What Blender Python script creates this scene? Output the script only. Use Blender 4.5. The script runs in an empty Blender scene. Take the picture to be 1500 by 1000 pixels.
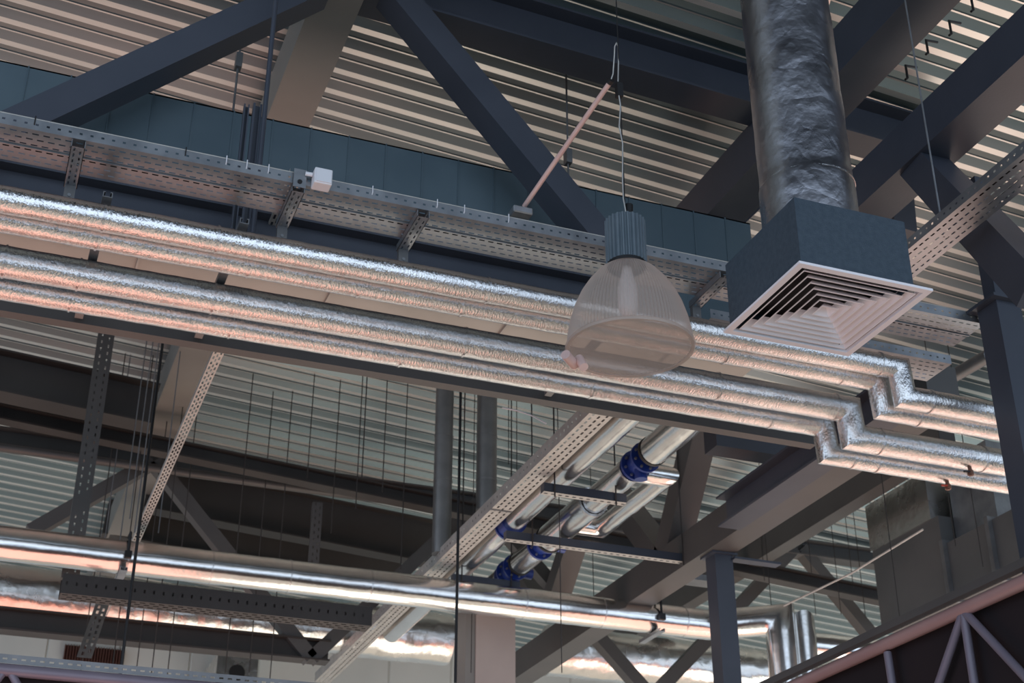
import bpy, math, random
from mathutils import Vector, Matrix, noise
random.seed(7)
C = bpy.context.scene.collection
# ------------------------------------------------------------------ camera
F = 2098.0
PITCH = math.atan2(1100, F); YAW = math.atan2(905, math.hypot(F, 1100))
FW = Vector((math.sin(YAW)*math.cos(PITCH), math.cos(YAW)*math.cos(PITCH), math.sin(PITCH)))
RT = Vector((math.cos(YAW), -math.sin(YAW), 0)); UP = RT.cross(FW)
EYE = Vector((0, 0, 1.6))
def at(px, py, x=None, y=None, z=None):
    """point of the hall seen at a photo position, on a wall-like or level plane"""
    d = FW*F + RT*(px-750) + UP*(500-py)
    t = (x-EYE.x)/d.x if x is not None else (y-EYE.y)/d.y if y is not None else (z-EYE.z)/d.z
    return EYE + d*t
def dep(p): return (Vector(p)-EYE).dot(FW)
cam = bpy.data.cameras.new('camera'); co = bpy.data.objects.new('camera', cam); C.objects.link(co)
cam.sensor_width = 36; cam.lens = F/1500*36; cam.clip_end = 200
co.matrix_world = Matrix((( RT.x, UP.x, -FW.x, 0), (RT.y, UP.y, -FW.y, 0), (RT.z, UP.z, -FW.z, 1.6), (0, 0, 0, 1)))
cam.dof.use_dof = True; cam.dof.focus_distance = 7.2; cam.dof.aperture_fstop = 4.0
bpy.context.scene.camera = co
# ------------------------------------------------------------------ materials
def nd(nt, t, **k):
    n = nt.nodes.new(t)
    for a, b in k.items(): setattr(n, a, b)
    return n
def mat(name, col, rough=.5, metal=0., col2=None, nscale=3., bump=0., bscale=30., spec=.5, stretch=(1,1,1), rvar=0., crack=0.):
    m = bpy.data.materials.new(name); m.use_nodes = True; nt = m.node_tree; b = nt.nodes['Principled BSDF']; L = nt.links
    b.inputs['Base Color'].default_value = (*col, 1); b.inputs['Roughness'].default_value = rough; b.inputs['Metallic'].default_value = metal
    b.inputs['Specular IOR Level'].default_value = spec
    tc = nd(nt, 'ShaderNodeTexCoord'); mp = nd(nt, 'ShaderNodeMapping'); mp.inputs['Scale'].default_value = stretch
    L.new(tc.outputs['Object'], mp.inputs['Vector'])
    n1 = nd(nt, 'ShaderNodeTexNoise'); n1.inputs['Scale'].default_value = nscale; n1.inputs['Detail'].default_value = 5
    L.new(mp.outputs[0], n1.inputs['Vector'])
    if col2 is not None:
        r = nd(nt, 'ShaderNodeValToRGB'); r.color_ramp.elements[0].position = .35; r.color_ramp.elements[1].position = .65
        r.color_ramp.elements[0].color = (*col, 1); r.color_ramp.elements[1].color = (*col2, 1)
        L.new(n1.outputs['Fac'], r.inputs['Fac']); L.new(r.outputs['Color'], b.inputs['Base Color'])
    if rvar:
        mr = nd(nt, 'ShaderNodeMapRange'); mr.inputs['To Min'].default_value = max(.02, rough-rvar); mr.inputs['To Max'].default_value = rough+rvar
        L.new(n1.outputs['Fac'], mr.inputs['Value']); L.new(mr.outputs[0], b.inputs['Roughness'])
    if bump:
        n2 = nd(nt, 'ShaderNodeTexNoise'); n2.inputs['Scale'].default_value = bscale; n2.inputs['Detail'].default_value = 4
        L.new(mp.outputs[0], n2.inputs['Vector'])
        bp = nd(nt, 'ShaderNodeBump'); bp.inputs['Strength'].default_value = bump; bp.inputs['Distance'].default_value = .01
        L.new(n2.outputs['Fac'], bp.inputs['Height'])
        if crack:
            v = nd(nt, 'ShaderNodeTexVoronoi', feature='DISTANCE_TO_EDGE'); v.inputs['Scale'].default_value = bscale*.45
            n3 = nd(nt, 'ShaderNodeTexNoise'); n3.inputs['Scale'].default_value = bscale*.4; L.new(mp.outputs[0], n3.inputs['Vector'])
            mx = nd(nt, 'ShaderNodeMixRGB'); mx.inputs['Fac'].default_value = .25; L.new(mp.outputs[0], mx.inputs[1]); L.new(n3.outputs['Color'], mx.inputs[2])
            L.new(mx.outputs[0], v.inputs['Vector'])
            b2 = nd(nt, 'ShaderNodeBump'); b2.inputs['Strength'].default_value = crack; b2.inputs['Distance'].default_value = .012
            L.new(v.outputs['Distance'], b2.inputs['Height']); L.new(b2.outputs[0], bp.inputs['Normal'])
        L.new(bp.outputs[0], b.inputs['Normal'])
    return m
M = {
 'steel': mat('painted steel dark slate', (.042,.050,.068), .42, 0, (.052,.060,.080), 2.5, .05, 60),
 'steel_grey': mat('painted steel warm grey', (.072,.070,.068), .45, 0, (.085,.082,.078), 2, .05, 60),
 'steel_lite': mat('painted steel light grey', (.21,.205,.19), .5, 0, (.24,.235,.215), 1.5, .04, 60),
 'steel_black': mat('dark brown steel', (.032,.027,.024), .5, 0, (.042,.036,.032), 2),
 'foil': mat('aluminium foil wrap', (.78,.78,.78), .20, 1, (.86,.85,.83), 4, .5, 55, rvar=.06, stretch=(2.2,1,1), crack=.05),
 'foil_smooth': mat('smooth foil wrap', (.80,.79,.77), .2, 1, (.86,.85,.83), 3, .12, 22, rvar=.04, crack=.02),
 'foil_duct': mat('creased foil jacket', (.50,.50,.53), .30, 1, (.60,.60,.63), 3, .30, 16, rvar=.1, crack=.28),
 'foil_big': mat('creased foil on large duct', (.74,.73,.70), .26, 1, (.82,.80,.77), 3, .8, 9, rvar=.1, crack=.3),
 'foil_tape': mat('foil tape', (.72,.72,.72), .26, 1, None, 3, .3, 60),
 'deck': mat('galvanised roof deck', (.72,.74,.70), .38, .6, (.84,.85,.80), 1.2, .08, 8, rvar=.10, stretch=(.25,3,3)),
 'deck_shade': mat('shade tinted deck web', (.16,.225,.245), .38, .5, (.22,.285,.30), 1.2, .06, 8, rvar=.08, stretch=(.25,3,3)),  # shade in the rib recesses put into a darker colour
 'galv': mat('galvanised steel', (.30,.32,.34), .38, .8, (.38,.40,.42), 9, .06, 30, rvar=.1),
 'galv_dark': mat('dull galvanised steel', (.17,.175,.18), .45, .6, (.23,.235,.24), 6, .05, 30, rvar=.08),
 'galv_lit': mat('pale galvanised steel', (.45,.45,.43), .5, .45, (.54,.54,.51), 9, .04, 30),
 'duct_blue': mat('blue grey sheet metal cladding', (.085,.125,.150), .38, .35, (.11,.155,.18), 1.4, .06, 3, rvar=.08),
 'duct_underlit': mat('lit sheet metal underside', (.40,.40,.37), .5, .3, (.46,.46,.43), 2),  # paler than the duct sides: light from below put into the colour
 'spiral': mat('grey vertical duct metal', (.22,.225,.225), .38, .7, (.28,.285,.28), 5, .05, 20),
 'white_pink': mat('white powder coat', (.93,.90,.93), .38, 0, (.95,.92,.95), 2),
 'box_blue': mat('dark blue grey foam lined box', (.040,.062,.085), .6, 0, (.055,.08,.105), 40, .25, 160),
 'black': mat('black rubber', (.008,.008,.009), .5), 
 'cloth': mat('black screen cloth', (.008,.004,.006), .8, 0, (.012,.006,.008), 1),
 'blue_valve': mat('blue enamel cast iron', (.015,.035,.20), .28, 0, (.02,.05,.26), 8),
 'red': mat('red valve handle', (.5,.06,.03), .4),
 'brass': mat('brown brass valve', (.20,.10,.07), .4, .4),
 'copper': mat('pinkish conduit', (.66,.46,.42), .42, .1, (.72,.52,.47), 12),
 'plastic': mat('white plastic', (.75,.75,.78), .45),
 'wallpanel': mat('pale wall sandwich panel', (.56,.58,.54), .6, 0, (.66,.67,.62), .6),
 'wall_shade': mat('dark brown wall shade', (.040,.036,.032), .6, 0, (.055,.05,.045), 1),  # shade on the far wall put into a dark colour
 'column': mat('beige rendered column', (.42,.36,.33), .7, 0, (.47,.41,.37), 2, .05, 40),
 'louvre': mat('brown grille', (.09,.035,.025), .6),
 'housing': mat('grey cast aluminium', (.13,.17,.20), .42, .3, (.16,.20,.23), 10),
 'duct_grey': mat('dull grey duct board', (.095,.10,.10), .6, .1, (.13,.13,.128), 1.2, .05, 20),
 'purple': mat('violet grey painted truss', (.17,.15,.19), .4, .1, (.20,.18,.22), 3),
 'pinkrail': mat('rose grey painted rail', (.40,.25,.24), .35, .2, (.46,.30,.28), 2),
}
def prismatic(tv=.46):
    m = bpy.data.materials.new('ribbed acrylic'); m.use_nodes = True; nt = m.node_tree; L = nt.links
    b = nt.nodes['Principled BSDF']; out = nt.nodes['Material Output']
    b.inputs['Base Color'].default_value = (.62,.61,.57,1); b.inputs['Roughness'].default_value = .16
    tr = nd(nt, 'ShaderNodeBsdfTransparent'); tr.inputs[0].default_value = (.96,.90,.86,1)
    tl = nd(nt, 'ShaderNodeBsdfTranslucent'); tl.inputs[0].default_value = (.85,.72,.66,1)
    m1 = nd(nt, 'ShaderNodeMixShader'); m1.inputs[0].default_value = .42; L.new(b.outputs[0], m1.inputs[1]); L.new(tl.outputs[0], m1.inputs[2])
    m2 = nd(nt, 'ShaderNodeMixShader'); m2.inputs[0].default_value = tv; L.new(m1.outputs[0], m2.inputs[1]); L.new(tr.outputs[0], m2.inputs[2])
    L.new(m2.outputs[0], out.inputs[0]); return m
M['acrylic'] = prismatic(); M['acrylic_lens'] = prismatic(.62)
# ------------------------------------------------------------------ mesh builder
def V(*a): return Vector(a[0]) if len(a) == 1 else Vector(a)
class MB:
    def __init__(s): s.v = []; s.f = []
    def quad(s, *p):
        n = len(s.v); s.v += [Vector(q) for q in p]; s.f.append(tuple(range(n, n+len(p))))
    def box(s, a, b):
        x0,y0,z0 = a; x1,y1,z1 = b; n = len(s.v)
        s.v += [V(x0,y0,z0),V(x1,y0,z0),V(x1,y1,z0),V(x0,y1,z0),V(x0,y0,z1),V(x1,y0,z1),V(x1,y1,z1),V(x0,y1,z1)]
        s.f += [tuple(n+i for i in q) for q in ((0,3,2,1),(4,5,6,7),(0,1,5,4),(1,2,6,5),(2,3,7,6),(3,0,4,7))]
    def prism(s, p, q, prof, up=(0,0,1), closed=True, caps=True):
        """profile [(side, up)] swept from p to q"""
        p, q = V(p), V(q); d = (q-p).normalized(); sd = d.cross(V(up)).normalized(); u = sd.cross(d); n = len(s.v); k = len(prof)
        for e in (p, q): s.v += [e + sd*a + u*b for a, b in prof]
        for i in range(k if closed else k-1):
            j = (i+1) % k; s.f.append((n+i, n+j, n+k+j, n+k+i))
        if closed and caps: s.f += [tuple(n+i for i in reversed(range(k))), tuple(n+k+i for i in range(k))]
    def bar(s, p, q, w, h, up=(0,0,1)): s.prism(p, q, [(-w/2,-h/2),(w/2,-h/2),(w/2,h/2),(-w/2,h/2)], up)
    def ibeam(s, p, q, w, h, t=.018, up=(0,0,1)):
        a, c, tw = w/2, h/2, t*.6
        s.prism(p, q, [(-a,-c),(a,-c),(a,-c+t),(tw,-c+t),(tw,c-t),(a,c-t),(a,c),(-a,c),(-a,c-t),(-tw,c-t),(-tw,-c+t),(-a,-c+t)], up)
    def channel(s, p, q, w, h, t=.004, up=(0,0,1)):
        a = w/2
        s.prism(p, q, [(-a,h),(-a,0),(a,0),(a,h),(a-.25*w,h),(a-.25*w,h-t),(a-t,h-t),(a-t,t),(-a+t,t),(-a+t,h-t),(-a+.25*w,h-t),(-a+.25*w,h)], up)
    def tube(s, pts, r, seg=12, step=None, amp=0., ns=3., caps=True, rf=None):
        pts = [V(p) for p in pts]; d = (pts[1]-pts[0]).normalized()
        e1 = d.cross(V(0,0,1)); e1 = e1.normalized() if e1.length > .01 else V(1,0,0); e2 = d.cross(e1); rings = []
        def ring(c, n=None, dd=None, dist=0):
            o = []
            for i in range(seg):
                a = 2*math.pi*i/seg; e = e1*math.cos(a)+e2*math.sin(a); rr = r
                if rf: rr = rf(dist)
                if amp: rr += amp*noise.noise((c+e*r)*ns) + amp*.6*noise.noise((c+e*r)*ns*3.1)
                e = e*rr; o.append(c+e - dd*(e.dot(n)/dd.dot(n)) if n is not None else c+e)
            return o
        acc = 0
        for i in range(len(pts)-1):
            a, b = pts[i], pts[i+1]; L = (b-a).length; d = (b-a).normalized()
            s0 = 0 if i == 0 else r*1.02*math.tan(.5*d.angle((pts[i]-pts[i-1]).normalized()))
            s1 = L if i == len(pts)-2 else L - r*1.02*math.tan(.5*d.angle((pts[i+2]-b).normalized()))
            n = max(1, int((s1-s0)/(step or 1e9))+1)
            for k in range(n+1): 
                t = s0+(s1-s0)*k/n; rings.append(ring(a+d*t, dist=acc+t))
            acc += L
            if i < len(pts)-2:
                d2 = (pts[i+2]-b).normalized(); rings.append(ring(b, d+d2, d, acc))
                R = d.rotation_difference(d2); e1 = R @ e1; e2 = R @ e2
        n0 = len(s.v)
        for g in rings: s.v += g
        for k in range(len(rings)-1):
            for i in range(seg):
                j = (i+1) % seg; s.f.append((n0+k*seg+i, n0+k*seg+j, n0+(k+1)*seg+j, n0+(k+1)*seg+i))
        if caps:
            s.f.append(tuple(n0+i for i in reversed(range(seg)))); m = n0+(len(rings)-1)*seg; s.f.append(tuple(m+i for i in range(seg)))
    def lathe(s, c, prof, seg=48, rib=0, rn=0):
        n = len(s.v); c = V(c)
        for r, z in prof:
            for i in range(seg):
                a = 2*math.pi*i/seg; rr = r*(1+(rib if rn and (i % 2) else 0)); s.v.append(c+V(rr*math.cos(a), rr*math.sin(a), z))
        for k in range(len(prof)-1):
            for i in range(seg):
                j = (i+1) % seg; s.f.append((n+k*seg+i, n+k*seg+j, n+(k+1)*seg+j, n+(k+1)*seg+i))
    def perf(s, o, u, v, L, W, rows, pitch, hole, t0=0., big=None):
        """sheet with slots: rows = [(v0,v1,phase)] across width; u along, v across"""
        o, u, v = V(o), V(u).normalized(), V(v).normalized()
        def q(a0, a1, b0, b1): s.quad(o+u*a0+v*b0, o+u*a1+v*b0, o+u*a1+v*b1, o+u*a0+v*b1)
        prev = 0
        for v0, v1, ph in rows:
            if v0 > prev: q(0, L, prev, v0)
            pos = 0; c = ph*pitch + pitch*.5
            while c + hole/2 < L:
                q(pos, c-hole/2, v0, v1); pos = c+hole/2; c += pitch
            q(pos, L, v0, v1); prev = v1
        if prev < W: q(0, L, prev, W)
    def build(s, name, m, parent=None, smooth=None, base=None):
        me = bpy.data.meshes.new(name)
        if base is None:
            xs = [p.x for p in s.v]; ys = [p.y for p in s.v]; zs = [p.z for p in s.v]
            base = V((min(xs)+max(xs))/2, (min(ys)+max(ys))/2, min(zs))
        base = V(base)
        me.from_pydata([p-base for p in s.v], [], s.f); me.update()
        me.materials.append(M[m] if isinstance(m, str) else m)
        if smooth:
            for p in me.polygons: p.use_smooth = True
            me.set_sharp_from_angle(angle=math.radians(smooth))
        o = bpy.data.objects.new(name, me); C.objects.link(o)
        if parent is not None: o.parent = parent; o.location = base - WORLD[parent.name]
        else: o.location = base
        WORLD[o.name] = base
        return o
WORLD = {}
def thing(name, label, cat, loc, group=None):
    o = bpy.data.objects.new(name, None); C.objects.link(o); o.location = loc; WORLD[o.name] = V(loc); o.empty_display_size = .1
    return tag(o, label, cat, group)
def tag(o, label, cat, group=None):
    o['label'] = label; o['category'] = cat
    if group: o['group'] = group
    return o
def struct(o): o['kind'] = 'structure'; return o
X, Y, Z = V(1,0,0), V(0,1,0), V(0,0,1)
# ------------------------------------------------------------------ roof deck and walls
dvp = FW*F + RT*(6950-750) + UP*(500-2150); SL = -dvp.z/dvp.x - 0.0   # roof falls to the right
RH = 6.72
def roofz(x, y=0): return 1.6 + RH - SL*x
b = MB(); P = .25; x0, x1 = -7, 26
prof = [(0,0),(.058,0),(.072,.078),(.112,.078),(.168,.048),(.172,.038),(.186,.038),(.190,.036),(.25,0)]
y = 4.2
NX = 1
while y < 21.4:
    for i in range(len(prof)-1):
        (a, h), (a2, h2) = prof[i], prof[i+1]
        b.quad((x0, y+a, roofz(x0)+h), (x1, y+a, roofz(x1)+h), (x1, y+a2, roofz(x1)+h2), (x0, y+a2, roofz(x0)+h2))
    y += P
dk = struct(b.build('ceiling', 'deck')); dk.data.materials.append(M['deck_shade'])
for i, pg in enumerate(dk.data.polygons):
    if i % 8 not in (0, 5): pg.material_index = 1  # webs and upper faces get the colour with painted shade
b = MB()
WY = 20.9
yy = -7.0
while yy < 26:
    zt = roofz(yy)
    b.quad((yy, WY, 0), (yy+.96, WY, 0), (yy+.96, WY, roofz(yy+.96)), (yy, WY, roofz(yy)))
    b.quad((yy+.96, WY, 0), (yy+.97, WY+.03, 0), (yy+.97, WY+.03, zt), (yy+.96, WY, zt))
    b.quad((yy+.97, WY+.03, 0), (yy+1.0, WY, 0), (yy+1.0, WY, zt), (yy+.97, WY+.03, zt))
    yy += 1.0
struct(b.build('wall_back', 'wallpanel'))

# ------------------------------------------------------------------ helpers for steelwork
def single(name, mb, m, label, cat, group=None, smooth=None): return tag(mb.build(name, m, smooth=smooth), label, cat, group)
def beamA(name, px, py, z, xa, xb, w, h, m, label, kind='ibeam', slope=False, y=None, cat='beam', group=None):
    """beam along x whose near lower edge is seen at (px,py)"""
    p = at(px, py, z=z) if y is None else at(px, py, y=y)
    f = (lambda x: p.z - SL*(x-p.x)) if slope else (lambda x: p.z)
    b = MB(); A = V(xa, p.y+w/2, f(xa)+h/2); B = V(xb, p.y+w/2, f(xb)+h/2)
    getattr(b, kind)(A, B, w, h)
    return single(name, b, m, label, cat, group)
def beamB(name, px, py, z, ya, yb, w, h, m, label, kind='ibeam', right=False, cat='beam'):
    """beam along y; (px,py) lies on its lower left edge (or right edge)"""
    p = at(px, py, z=z); xc = p.x + (-w/2 if right else w/2)
    b = MB(); getattr(b, kind)(V(xc, ya, z+h/2), V(xc, yb, z+h/2), w, h)
    o = single(name, b, m, label, cat); o['_x'] = xc; del o['_x']; return xc
def brace(name, p, q, w, h, m, label, kind='bar', up=(0,1,0), cat='brace', group=None):
    b = MB(); getattr(b, kind)(p, q, w, h, up=up); return single(name, b, m, label, cat, group)

# ------------------------------------------------------------------ near truss (plane y = TY)
TY = 6.75
pz = at(0, 287, y=TY)
b = MB(); xe = at(905, 440, y=TY).x
b.ibeam(V(-1.6, TY+.09, pz.z+.11), V(xe, TY+.09, pz.z+.11), .18, .24)
single('truss_chord', b, 'steel', 'long dark slate steel beam running just above the upper pair of foil pipes', 'beam')
# upper sloping chord
a1, a2 = at(640, 18, y=TY), at(1098, 150, y=TY)
d = (a2-a1).normalized(); s0 = a1 - d*1.2; s1 = a2 + d*1.6
b = MB(); b.ibeam(s0+V(0,.1,.16), s1+V(0,.1,.16), .24, .34)
single('top_chord', b, 'steel', 'dark purple tinged sloping roof beam behind the top of the lamp cord', 'beam')
brace('diagonal_brace', at(468, -16, y=TY), at(-60, 230, y=TY), .17, .20, 'steel', 'dark slate diagonal box brace rising to the upper left edge over the ribbed roof', cat='brace')
brace('diagonal_brace', at(548, -40, y=TY), at(900, 385, y=TY), .17, .20, 'steel', 'long dark diagonal box brace running down right to behind the lamp housing', cat='brace')
# beige main beam across (B direction)
XM = beamB('roof_girder', 393, 168, 1.6+6.02, 5.4, 20.6, .30, .38, 'steel_lite', 'wide beige box beam under the roof at upper left centre', kind='bar')
# blue clad rectangular duct
BY = 7.05
zt = at(0, 88, y=BY).z; zb = zt-1.02; xr = at(880, 300, y=BY).x + 1.1
root = thing('rectangular_duct', 'tall blue grey sheet metal duct behind the perforated cable tray', 'duct', (2, BY, zb))
b = MB(); b.box((-2, BY, zb), (xr, BY+.02, zt)); b.box((-2, BY+.86, zb), (xr, BY+.88, zt)); b.box((-2, BY, zt-.01), (xr, BY+.88, zt))
b.build('side_panel', 'duct_blue', root)
xx = -1.9
while xx < xr: b = MB(); b.box((xx, BY-.006, zb), (xx+.008, BY, zt)); b.build('standing_seam', 'duct_blue', root); xx += .235
b = MB(); b.box((-2, BY, zb-.012), (xr, BY+.88, zb)); b.build('bottom_panel', 'duct_underlit', root)
xx = -1.7
while xx < xr: b = MB(); b.box((xx, BY, zb-.03), (xx+.012, BY+.88, zb-.012)); b.build('flange', 'duct_underlit', root); xx += 1.1

# ------------------------------------------------------------------ perforated cable trays
def tray_mesh(mb, x0, x1, y0, y1, z, side=.06, axis='x', rows=5, pitch=.05, hole=.030, flange=True, hw=.005):
    W = y1-y0; L = x1-x0; rr = []
    gap = W/(rows+.5)
    for i in range(rows):
        c = gap*(i+.75); rr.append((c-hw, c+hw, (.5 if i % 2 else 0)))
    mid = rows//2
    fr = [(side*.42, side*.60, .0)]
    if axis == 'x':
        mb.perf((x0,y0,z), X, Y, L, W, rr, pitch, hole)
        for yy, s in ((y0, 1), (y1, -1)):
            mb.perf((x0,yy,z), X, Z, L, side, fr, pitch*1.0, .014)
            mb.quad((x0,yy,z+side), (x1,yy,z+side), (x1,yy+s*.012,z+side), (x0,yy+s*.012,z+side))
    else:
        mb.perf((y0,x0,z), Y, X, L, W, rr, pitch, hole)
        for yy, s in ((y0, 1), (y1, -1)):
            mb.perf((yy,x0,z), Y, Z, L, side, fr, pitch, .014)
            mb.quad((yy,x0,z+side), (yy,x1,z+side), (yy+s*.012,x1,z+side), (yy+s*.012,x0,z+side))
TZ = at(0, 180, y=5.9).z; xt1 = at(1442, 470, y=5.9).x
root = thing('cable_tray', 'long perforated cable tray crossing behind the lamp with reddish underside at left', 'cable tray', (2, 6.03, TZ))
b = MB(); tray_mesh(b, -1.3, xt1, 5.9, 6.20, TZ, rows=6); b.build('tray_body', M['galv'], root)
b = MB(); b.tube([(-1.3,5.9,TZ+.062),(xt1,5.9,TZ+.062)], .003, 6); b.build('edge_lip', 'galv_lit', root)
b = MB(); b.bar((-1.3,6.05,TZ-.004),(xt1,6.05,TZ-.004), .007, .006); b.build('centre_rib', 'galv', root)
for i, px in enumerate((48, 270, 330, 360, 392, 545, 640, 680, 745)):
    p = at(px, 185+.2*px, y=5.896); b = MB(); b.tube([(p.x, 5.893, TZ+.074), (p.x, 5.893, TZ+.035), (p.x, 5.91, TZ+.02)], .0028, 6); b.build('cable_tie', 'plastic' if i > 1 else 'black', root)
# two dark cables lying in the tray
b = MB(); b.tube([(-1.2,6.1,TZ+.018),(1.5,6.08,TZ+.018),(3,6.12,TZ+.018),(xt1-.2,6.1,TZ+.018)], .014, 8); single('power_cable', b, 'black', 'black cable lying inside the long perforated cable tray', 'cable')
# second tray right of the diffuser
p = at(1040, 452, y=6.42); p2 = at(1392, 520, y=6.42)
root2 = thing('cable_tray', 'lower perforated cable tray seen right of and below the square diffuser', 'cable tray', (p.x, 6.5, p.z-.06))
b = MB(); tray_mesh(b, p.x, p2.x, 6.42, 6.68, p.z-.06, rows=5); b.build('tray_body', 'galv', root2)
# hangers between tray and pipes
HG = []
def hanger(name, px, py0, y, z0, z1, label, w=.045, cat='hanger', m='galv_dark', group=None, lean=None):
    p = at(px, py0, y=y); b = MB(); b.channel(V(p.x, y, z1), V(p.x, y, z0), w, w*.6, up=(0,-1,0))
    r = tag(b.build(name, m), label, cat, group)
    for zz in (z0+.05, (z0+z1)/2):
        bb = MB(); bb.tube([(p.x, y-.034, zz), (p.x, y-.020, zz)], .009, 6); bb.build('bolt', 'galv', r)
    return r, p
PZ = 5.30
def bracket(px, py, label, plate=False):
    p = at(px, py, y=5.93); xx = p.x
    r = thing('tray_bracket', label, 'bracket', (xx, 6.2, TZ-.06))
    w = .032
    b = MB(); b.box((xx-w, 5.90, TZ-.045), (xx-w+.003, 6.27, TZ-.006)); b.box((xx+w-.003, 5.90, TZ-.045), (xx+w, 6.27, TZ-.006)); b.perf((xx-w, 5.90, TZ-.045), Y, X, .37, 2*w, [(.014,.022,0), (.042,.050,.5)], .05, .026); b.build('arm', 'galv', r)
    b = MB(); b.box((xx-.026, 6.24, PZ+.02), (xx+.026, 6.244, TZ-.045)); b.box((xx-.026, 6.244, PZ+.02), (xx-.022, 6.27, TZ-.045)); b.box((xx+.022, 6.244, PZ+.02), (xx+.026, 6.27, TZ-.045)); b.build('strut', 'galv_dark', r)
    for zz in (.06, .12):
        b = MB(); b.tube([(xx, 6.24, TZ-.045-zz), (xx, 6.232, TZ-.045-zz)], .009, 6); b.build('bolt', 'galv', r)
    if plate:
        b = MB(); b.box((xx-w, 5.880, TZ-.03), (xx+w, 5.885, TZ+.075)); b.build('end_plate', 'galv', r)
        b = MB(); b.tube([(xx, 5.882, TZ+.0), (xx, 5.874, TZ+.0)], .012, 12); b.build('bolt', 'black', r)
bracket(116, 205, 'bracket arm and strut under the tray nearest the left edge')
bracket(437, 258, 'perforated bracket arm under the tray beside the white junction box', True)
bracket(618, 310, 'bracket arm and strut under the tray right of the white junction box')
bracket(1058, 400, 'bracket arm and strut under the tray beside the plenum box')
hanger('channel_hanger', 163, 262, 6.30, PZ+.02, TZ-.10, 'short channel strut with clamp right of the leftmost tray bracket', .045)
p = at(472, 262, y=5.85)
root = thing('junction_box', 'small white plastic junction box clipped to the cable tray edge', 'box', (p.x, 5.86, p.z-.05))
b = MB(); b.box((p.x-.045, 5.82, p.z-.045), (p.x+.045, 5.895, p.z+.045)); o = b.build('box_body', 'plastic', root); mod = o.modifiers.new('bevel', 'BEVEL'); mod.width = .006; mod.segments = 2
b = MB(); b.box((p.x-.038, 5.815, p.z-.038), (p.x+.038, 5.82, p.z+.038)); b.build('box_lid', 'plastic', root)
b = MB(); b.tube([(p.x-.045, 5.86, p.z+.02), (p.x-.08, 5.87, p.z+.025)], .011, 10); b.build('cable_gland', 'plastic', root)
# vertical double strut and rod behind tray at px 350..385
p = at(372, 200, y=6.55); b = MB()
b.channel(V(p.x, 6.55, PZ+.1), V(p.x, 6.55, at(372,155,y=6.55).z), .05, .03, up=(0,-1,0)); b.channel(V(p.x-.06, 6.55, PZ+.1), V(p.x-.06, 6.55, at(366,158,y=6.55).z), .03, .03, up=(0,-1,0))
single('strut_hanger', b, 'steel', 'dark double channel strut standing against the blue grey duct', 'hanger')
p = at(381, 200, y=6.58); b = MB(); b.tube([(p.x, 6.50, TZ+.02), (p.x, 6.50, roofz(p.x)-.01)], .014, 8)
single('hanger_rod', b, 'steel', 'thick dark hanger rod rising to the roof beside the beige box beam', 'rod')
# small drop rods with cube clamps on the deck
for px, py, l in ((349, 95, 'small threaded rod with block clamp left of the beige box beam'), (832, 235, 'small threaded rod with block clamp right of the long conduit arm')):
    p = at(px, py, y=7.25); b = MB(); b.tube([(p.x, 7.25, zt-.02), (p.x, 7.25, roofz(p.x))], .007, 8); r = tag(b.build('threaded_rod', 'galv_dark'), l, 'rod')
    b = MB(); b.box((p.x-.02, 7.22, p.z-.03), (p.x+.02, 7.28, p.z+.08)); b.build('block_clamp', 'galv_dark', r)

# ------------------------------------------------------------------ foil pipes
H = PZ-1.6
def ysolve(py):
    q = at(0, py, y=1.0); return H/(q.z-1.6)
PY = [ysolve(c) for c in (291, 320, 382, 419)]
PR = [.068, .067, .083, .072]
labs = ['uppermost of the four long parallel foil wrapped pipes passing behind the lamp', 'second from the top of the four long parallel foil wrapped pipes',
        'third from the top of the four long foil wrapped pipes with dark upper flank', 'lowest of the four long parallel foil wrapped pipes below the lamp']
JX = [at(1318, 548, y=PY[0]).x, at(1288, 572, y=PY[1]).x, at(1243, 605, y=PY[2]).x, at(1207, 632, y=PY[3]).x]
DROP = .185
def ring_band(c, d, r, w=.014, e=.003):
    b = MB(); b.tube([V(c)-d*w, V(c)+d*w], r+e, 28); return b
for i in range(4):
    yv = PY[i]; xe = at(1500, 640, y=yv).x + .02
    dy = -.03
    b = MB(); b.tube([(-1.6, yv, PZ), (JX[i], yv, PZ), (JX[i]+.012, yv, PZ-DROP), (xe, yv, PZ-DROP)], PR[i], 28, .035, .0022, 9)
    o = tag(b.build('foil_pipe', 'foil', smooth=60), labs[i], 'pipe', 'four long foil wrapped pipes')
    for k, px in enumerate([(150, 316, 712, 1290), (145, 365, 525, 676, 1060, 1230), (22, 128, 320, 680, 1045, 1215), (122, 348, 590, 862, 1118, 1190)][i]):
        q = at(px, 300, y=yv)
        c = at(px, 300+.2*px, y=yv); b = ring_band((c.x, yv, PZ), X, PR[i], .005, .005); b.build('tape_joint', 'foil_tape', o, smooth=40)
    for k, px in enumerate([(1365,), (1345,), (1282, 1428), (1240, 1275)][i]):
        c = at(px, 620, y=yv); b = ring_band((c.x, yv, PZ-DROP), X, PR[i], .005, .005); b.build('tape_joint', 'foil_tape', o, smooth=40)
    if i in (2, 3):
        px = (1418, 1382)[i-2]; c = at(px, 690, y=yv); zb2 = PZ-DROP-PR[i]
        b = MB(); b.tube([(c.x, yv-.02, zb2+.02), (c.x, yv-.02, zb2-.055)], .012, 10); b.tube([(c.x, yv-.02, zb2-.02), (c.x, yv-.02, zb2-.05)], .02, 10)
        v = b.build('drain_valve', 'brass', o, smooth=40)
        b = MB(); b.bar((c.x-.055, yv-.03, zb2-.035), (c.x+.01, yv-.03, zb2-.030), .012, .010); b.build('valve_handle', 'red' if i == 3 else 'black', v)
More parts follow.
